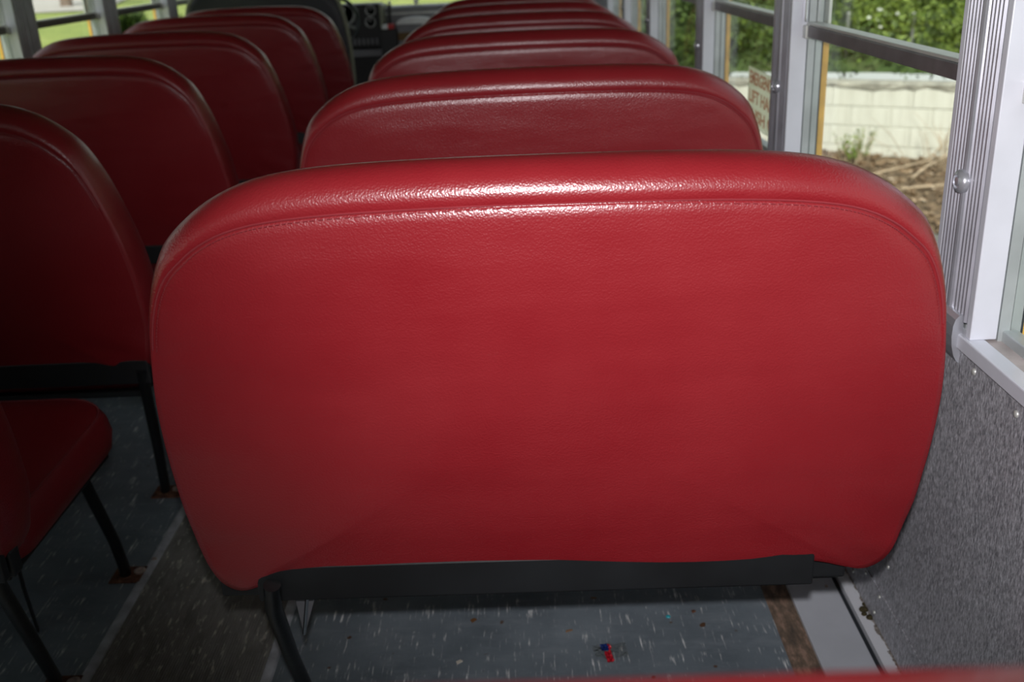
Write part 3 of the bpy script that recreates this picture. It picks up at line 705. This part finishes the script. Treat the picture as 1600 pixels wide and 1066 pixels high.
# ------------------------------------------------------------------ outside, right: asphalt, mulch bank, block wall, overgrown hill
GZ = -1.15
struct(MB().box(-3, 30, -12, 8.6, GZ-.05, GZ).build('asphalt_yard', M['asphalt']), 'grey asphalt yard with scattered petals')
D = Vector((.86, -.51, 0)).normalized(); Nn = Vector((-D.y, D.x, 0)) * 1.0   # D runs to the right and nearer; Nn points away from the bus
A = Vector((3.075, 10.58, 0))
def WP(s_, d_, z_): return A + D*s_ + Nn*d_ + Vector((0, 0, z_))
wall = empty('block_wall', WP(0, 0, GZ)); tag(wall, 'long cream-painted concrete block retaining wall behind the right windows', 'wall')
Wl = Matrix.Rotation(math.atan2(D.y, D.x), 4, 'Z'); wall.rotation_euler = (0, 0, math.atan2(D.y, D.x))
TOP = -.19; nc = 5; ch = .196; bl = .395
base = MB().box(-4.4, 9.0, .012, .20, -.1, TOP-GZ-.02).build('mortar_core', M['mortar'], wall)
meshes = []
for q in range(3):
    e1 = random.Random(q)
    meshes.append(MB().box(-bl/2+.0035, bl/2-.0035, 0, .06, .0035, ch-.0035, .006).build('block', M['cmu'], wall))
mes = [o.data for o in meshes]
for o in meshes: bpy.data.objects.remove(o)
for c in range(nc):
    for k in range(-11, 23):
        o = bpy.data.objects.new('block', mes[(c*7+k) % 3]); COL.objects.link(o); o.parent = wall
        o.location = (k*bl+(bl/2 if c % 2 else 0), random.uniform(-.003, .003), TOP-GZ-.045-(c+1)*ch)
cap = MB()
n = 134; vs = []; fs = []
for i in range(n+1):
    x_ = -4.4+i*.1; j = rng.normal(0, .006, 4)
    vs += [(x_, -.012+j[0], TOP-GZ-.05+j[1]*1.5), (x_, -.016+j[2], TOP-GZ-.006), (x_, .0, TOP-GZ+j[3]*.6), (x_, .22, TOP-GZ+.004), (x_, .22, TOP-GZ-.06)]
for i in range(n):
    for k in range(5):
        a = i*5+k; b2 = i*5+(k+1) % 5; fs.append((a, b2, b2+5, a+5))
fs += [(4, 3, 2, 1, 0), tuple(n*5+k for k in range(5))]
cap.add(vs, fs).build('mortar_cap', M['cap'], wall)
def grid(name, mat, f, nx, ny, parent=None, solid=.3):
    vs = []; fs = []
    for j in range(ny+1):
        for i in range(nx+1): vs.append(f(i/nx, j/ny))
    for j in range(ny):
        for i in range(nx): a = j*(nx+1)+i; fs.append((a, a+1, a+nx+2, a+nx+1))
    return MB().add(vs, fs, True).build(name, mat, parent, auto=False)
def fbm(x_, y_):
    return .5*math.sin(x_*1.7+1.3*math.sin(y_*1.1))+.3*math.sin(y_*2.9+x_*.8)+.2*math.sin(x_*5.1-y_*4.3)+.12*math.sin(x_*11+y_*9)
def bank(u, v_):
    s_ = -4+u*13; d_ = -2.1+v_*2.1
    base_z = GZ-.02+.26*max(0, v_-.03)**.8
    return tuple(WP(s_, d_, base_z+.03*fbm(s_*3, d_*4)*min(1, v_*4)))
struct(grid('mulch_bank', M['mulch'], bank, 160, 26), 'brown mulch bank at the foot of the block wall')
def hz(s_, d_): return TOP+.02+.62*max(0, d_-.1)**.92+.10*fbm(s_*.9, d_*.9)*min(1, d_)
def hill(u, v_):
    s_ = -4.5+u*24; d_ = .16+v_*13
    return tuple(WP(s_, d_, hz(s_, d_)))
struct(grid('overgrown_hill', M['hill'], hill, 110, 50), 'steep green hillside above the block wall')
def leafcloud(name, mat, pts, size, seed, tints, flat=.0, elong=1.6):
    """one joined mesh of small folded leaves; pts (n,3)"""
    r = np.random.default_rng(seed); n = len(pts)
    d = r.normal(size=(n, 3)); d[:, 2] *= (1-flat); d /= np.linalg.norm(d, axis=1)[:, None]
    e = r.normal(size=(n, 3)); e[:, 2] *= (1-flat); e -= d*(d*e).sum(1)[:, None]; e /= np.linalg.norm(e, axis=1)[:, None]
    sz = size*(.55+.9*r.random(n))[:, None]
    nn = np.cross(d, e)
    tip = pts+d*sz*elong; bs = pts-d*sz*elong*.6; l = pts+e*sz*.55+nn*sz*.12; rr = pts-e*sz*.55+nn*sz*.12
    V = np.stack([bs, l, tip, rr], 1).reshape(-1, 3)
    me = bpy.data.meshes.new(name)
    idx = np.arange(n)[:, None]*4
    F = np.concatenate([idx+np.array([[0, 1, 2]]), idx+np.array([[0, 2, 3]])], 1).reshape(-1, 3)
    me.vertices.add(len(V)); me.vertices.foreach_set('co', V.ravel().astype(np.float32))
    me.loops.add(F.size); me.loops.foreach_set('vertex_index', F.ravel().astype(np.int32))
    me.polygons.add(len(F)); me.polygons.foreach_set('loop_start', np.arange(0, F.size, 3, dtype=np.int32)); me.update(calc_edges=True)
    at = me.attributes.new('tint', 'FLOAT', 'POINT'); at.data.foreach_set('value', np.repeat(np.clip(tints, 0, 1), 4).astype(np.float32))
    me.materials.append(mat); o = bpy.data.objects.new(name, me); COL.objects.link(o); return o
# foliage: clumps on the bank
nc_ = 3000
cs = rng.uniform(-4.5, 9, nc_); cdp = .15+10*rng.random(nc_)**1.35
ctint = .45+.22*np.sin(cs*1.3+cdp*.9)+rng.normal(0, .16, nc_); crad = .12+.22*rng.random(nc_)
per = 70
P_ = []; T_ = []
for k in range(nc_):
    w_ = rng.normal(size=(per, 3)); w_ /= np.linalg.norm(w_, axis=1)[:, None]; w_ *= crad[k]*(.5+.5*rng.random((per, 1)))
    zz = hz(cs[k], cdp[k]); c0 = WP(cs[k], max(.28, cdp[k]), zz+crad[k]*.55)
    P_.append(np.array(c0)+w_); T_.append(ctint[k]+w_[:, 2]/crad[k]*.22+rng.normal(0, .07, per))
P_ = np.concatenate(P_); T_ = np.concatenate(T_)
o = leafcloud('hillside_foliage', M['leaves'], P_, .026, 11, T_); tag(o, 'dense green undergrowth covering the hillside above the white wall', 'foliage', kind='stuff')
# litter on mulch
k = 9000; ss = rng.uniform(-3.5, 8.5, k); dd_ = -2.0+1.95*rng.random(k)
P_ = np.array([WP(a_, b_, GZ+.26*max(0, (b_+2.1)/2.1-.03)**.8+.03*fbm(a_*3, b_*4)+.012) for a_, b_ in zip(ss, dd_)])
o = leafcloud('leaf_litter', M['litter'], P_, .028, 12, .4+.25*rng.standard_normal(k), .75); tag(o, 'brown leaf litter and chips on the mulch bank', 'litter', kind='stuff')
k = 900; P_ = np.stack([rng.uniform(1.5, 5.5, k), rng.uniform(3, 8.6, k), np.full(k, GZ+.008)], 1)
o = leafcloud('fallen_petals', M['litter'], P_, .014, 13, .55+.4*rng.standard_normal(k), .9, 1.0); tag(o, 'pale petals and leaves scattered on the asphalt', 'petals', kind='stuff')
# green weed tuft and dry stems at the wall foot
def tuft(s_, d_, h_, n_, mat, name, lab, cat, seed, lean=.35, rad=.05, group=None):
    r = random.Random(seed); z0 = GZ+.26*max(0, (d_+2.1)/2.1)**.8
    root = empty(name, WP(s_, d_, z0)); tag(root, lab, cat, group)
    st = MB(); pts = []
    for q in range(n_):
        a_ = r.uniform(0, 2*PI); l_ = r.uniform(.5, 1)*h_; le = r.uniform(.1, lean)*h_
        b0 = Vector((r.gauss(0, rad), r.gauss(0, rad), -.02)); tp = b0+Vector((math.cos(a_)*le, math.sin(a_)*le, l_)); md = b0.lerp(tp, .5)+Vector((0, 0, l_*.12))
        st.tube([b0, md, tp], [.004, .003, .0012], 5)
        for t in range(9): pts.append(tuple(b0.lerp(tp, .25+.75*t/8)+Vector((r.gauss(0, .012), r.gauss(0, .012), .02))))
    st.build('stems', mat, root)
    return root, np.array(pts)
def add_leaves(root, pts, mat, size, seed, t0):
    o = leafcloud('leaves', mat, pts, size, seed, t0+.2*np.random.default_rng(seed).standard_normal(len(pts))); o.parent = root; o['kind'] = 'stuff'
root, pts = tuft(.52, -.35, .34, 26, M['twig'], 'weed_tuft', 'bright green weed growing at the foot of the white wall', 'weed', 3, .4, .07)
add_leaves(root, pts, M['leaves'], .018, 4, .8)
root, pts = tuft(1.35, -.28, .55, 30, M['twig'], 'dry_stems', 'tangle of dry tan stems in front of the white wall', 'dry plant', 5, 1.3, .16)
# sticks lying on the mulch
for q, (s_, d_, l_, a_) in enumerate([(1.0, -.75, .9, .35), (1.5, -1.1, .7, -.4), (1.3, -.55, .8, .8)]):
    o = MB().tube([(-l_/2, 0, 0), (-l_*.1, .03, .03), (l_/2, -.02, .10)], [.010, .009, .004], 6).build('fallen_stick', M['twig'], None, WP(s_, d_, GZ+.26*((d_+2.1)/2.1)**.8+.03))
    o.rotation_euler = (0, 0, a_); tag(o, ['long pale stick lying nearest the white wall foot', 'short pale stick low on the mulch bank', 'slanting pale stick beside the green weed'][q], 'stick', 'sticks on the mulch bank')
# fence posts and saplings on the hill
for q, (s_, d_, h_) in enumerate([(.22, .35, .42), (.85, .40, .36)]):
    o = MB().lathe([(.016, -.2), (.016, h_), (.020, h_+.005), (.020, h_+.02), (.006, h_+.03)], (0, 0, 0), 'z', 10).build('fence_post', M['post'], None, WP(s_, d_, hz(s_, d_)))
    tag(o, ['short grey post above the wall, behind the window bar end', 'second short post above the wall, further right'][q], 'post', 'posts above the block wall')
def sapling(s_, d_, h_, lx_, lab, seed, mat='bark'):
    r = random.Random(seed); root = empty('sapling', WP(s_, d_, hz(s_, d_)-.1)); tag(root, lab, 'sapling')
    MB().tube([(0, 0, 0), (lx_*.3, .05, h_*.35), (lx_*.55, 0, h_*.7), (lx_, .05, h_)], [.028, .024, .018, .010], 8).build('trunk', M[mat], root)
    pts = []
    for q in range(8):
        t = .35+.6*q/8; b0 = Vector((lx_*t, .02, h_*t)); a_ = r.uniform(0, 2*PI); e_ = b0+Vector((math.cos(a_)*.35, math.sin(a_)*.35, r.uniform(.05, .35)))
        MB().tube([b0, e_], [.010, .004], 5).build('branch', M[mat], root)
        for k in range(26): pts.append(tuple(b0.lerp(e_, r.random())+Vector((r.gauss(0, .08), r.gauss(0, .08), r.gauss(0, .08)))))
    add_leaves(root, np.array(pts), M['leaves'], .035, seed, .6)
sapling(1.15, 1.6, 1.9, -.35, 'thin leaning sapling on the hill at the right of the large window', 31)
sapling(-2.6, 1.2, 1.8, -.5, 'pale slanting sapling seen between the second and third right pillars', 32, 'twig')
sapling(-.6, 2.2, 2.0, .3, 'leafy sapling on the hill behind the second window', 33)
fb = empty('flowering_shrub', WP(.42, .55, hz(.42, .55))); tag(fb, 'small shrub with white blossoms above the wall', 'shrub')
pts = np.random.default_rng(8).normal(0, .11, (160, 3))+np.array([0, 0, .22]); add_leaves(fb, pts, M['leaves'], .03, 9, .7)
MB().tube([(0, 0, -.05), (.02, 0, .15), (0, .02, .3)], [.012, .01, .005], 6).build('stem', M['bark'], fb)
r = random.Random(4)
for q in range(9):
    c0 = (r.gauss(0, .13), r.gauss(-.12, .04), .25+r.gauss(0, .10)); MB().lathe([(.006, -.012), (.024, -.004), (.026, .008), (.010, .018)], c0, 'z', 8).build('blossom', M['blossom'], fb)

# ------------------------------------------------------------------ outside, left and ahead
struct(grid('lawn', M['lawn'], lambda u, v_: (-90+u*91, -20+v_*150, GZ+.02+.05*fbm((u*91)*.2, v_*30)), 60, 80), 'sunlit lawn outside the left windows')
struct(grid('lawn_ahead', M['lawn'], lambda u, v_: (1+u*60, 24+v_*100, GZ+.02+1.2*v_), 10, 10), 'lawn ahead of the bus')
def road(u, v_): return (-80+u*55-v_*12, 64+v_*40, GZ+.12)
struct(grid('gravel_road', M['gravel'], road, 30, 6), 'pale gravel road beyond the lawn')
def tree(x_, y_, r_, h_, lab, seed, crown=True):
    z_ = GZ-.05; root = empty('tree', (x_, y_, z_)); tag(root, lab, 'tree', 'trees beyond the lawn')
    MB().tube([(0, 0, 0), (r_*.3, 0, h_*.3), (-r_*.2, 0, h_*.6), (0, 0, h_)], [r_*1.3, r_, r_*.85, r_*.5], 10).build('trunk', M['bark'], root)
    rr = np.random.default_rng(seed); n_ = 2600; w_ = rr.normal(size=(n_, 3)); w_ /= np.linalg.norm(w_, axis=1)[:, None]; w_ *= (h_*.42)*rr.random((n_, 1))**.4; w_[:, 2] = w_[:, 2]*.7+h_*1.0
    add_leaves(root, w_, M['leaves'], .16, seed, .45)
tree(-31.3, 73.5, .35, 7, 'tree whose thin trunk shows in the upper left window', 41)
tree(-8.0, 62, .4, 8, 'tree far ahead beyond the windscreen', 42)
def shrub(x_, y_, r_, h_, lab, seed):
    root = empty('shrub', (x_, y_, GZ)); tag(root, lab, 'shrub')
    rr = np.random.default_rng(seed); n_ = 2200; w_ = rr.normal(size=(n_, 3)); w_ /= np.linalg.norm(w_, axis=1)[:, None]; w_ *= (.6+.4*rr.random((n_, 1))); w_[:, 0] *= r_; w_[:, 1] *= r_; w_[:, 2] = h_*.5+w_[:, 2]*h_*.5
    for q in range(5):
        a_ = q*1.3; MB().tube([(0, 0, 0), (math.cos(a_)*r_*.5, math.sin(a_)*r_*.5, h_*.6)], [.03, .012], 6).build('stem', M['bark'], root)
    add_leaves(root, w_, M['leaves'], .09, seed, .12)
shrub(-8.85, 24.0, .62, 1.4, 'dark green shrub outside the second visible left window', 51)
shrub(-8.0, 25.0, .45, 1.15, 'low dark shrub just right of the larger dark shrub', 52)
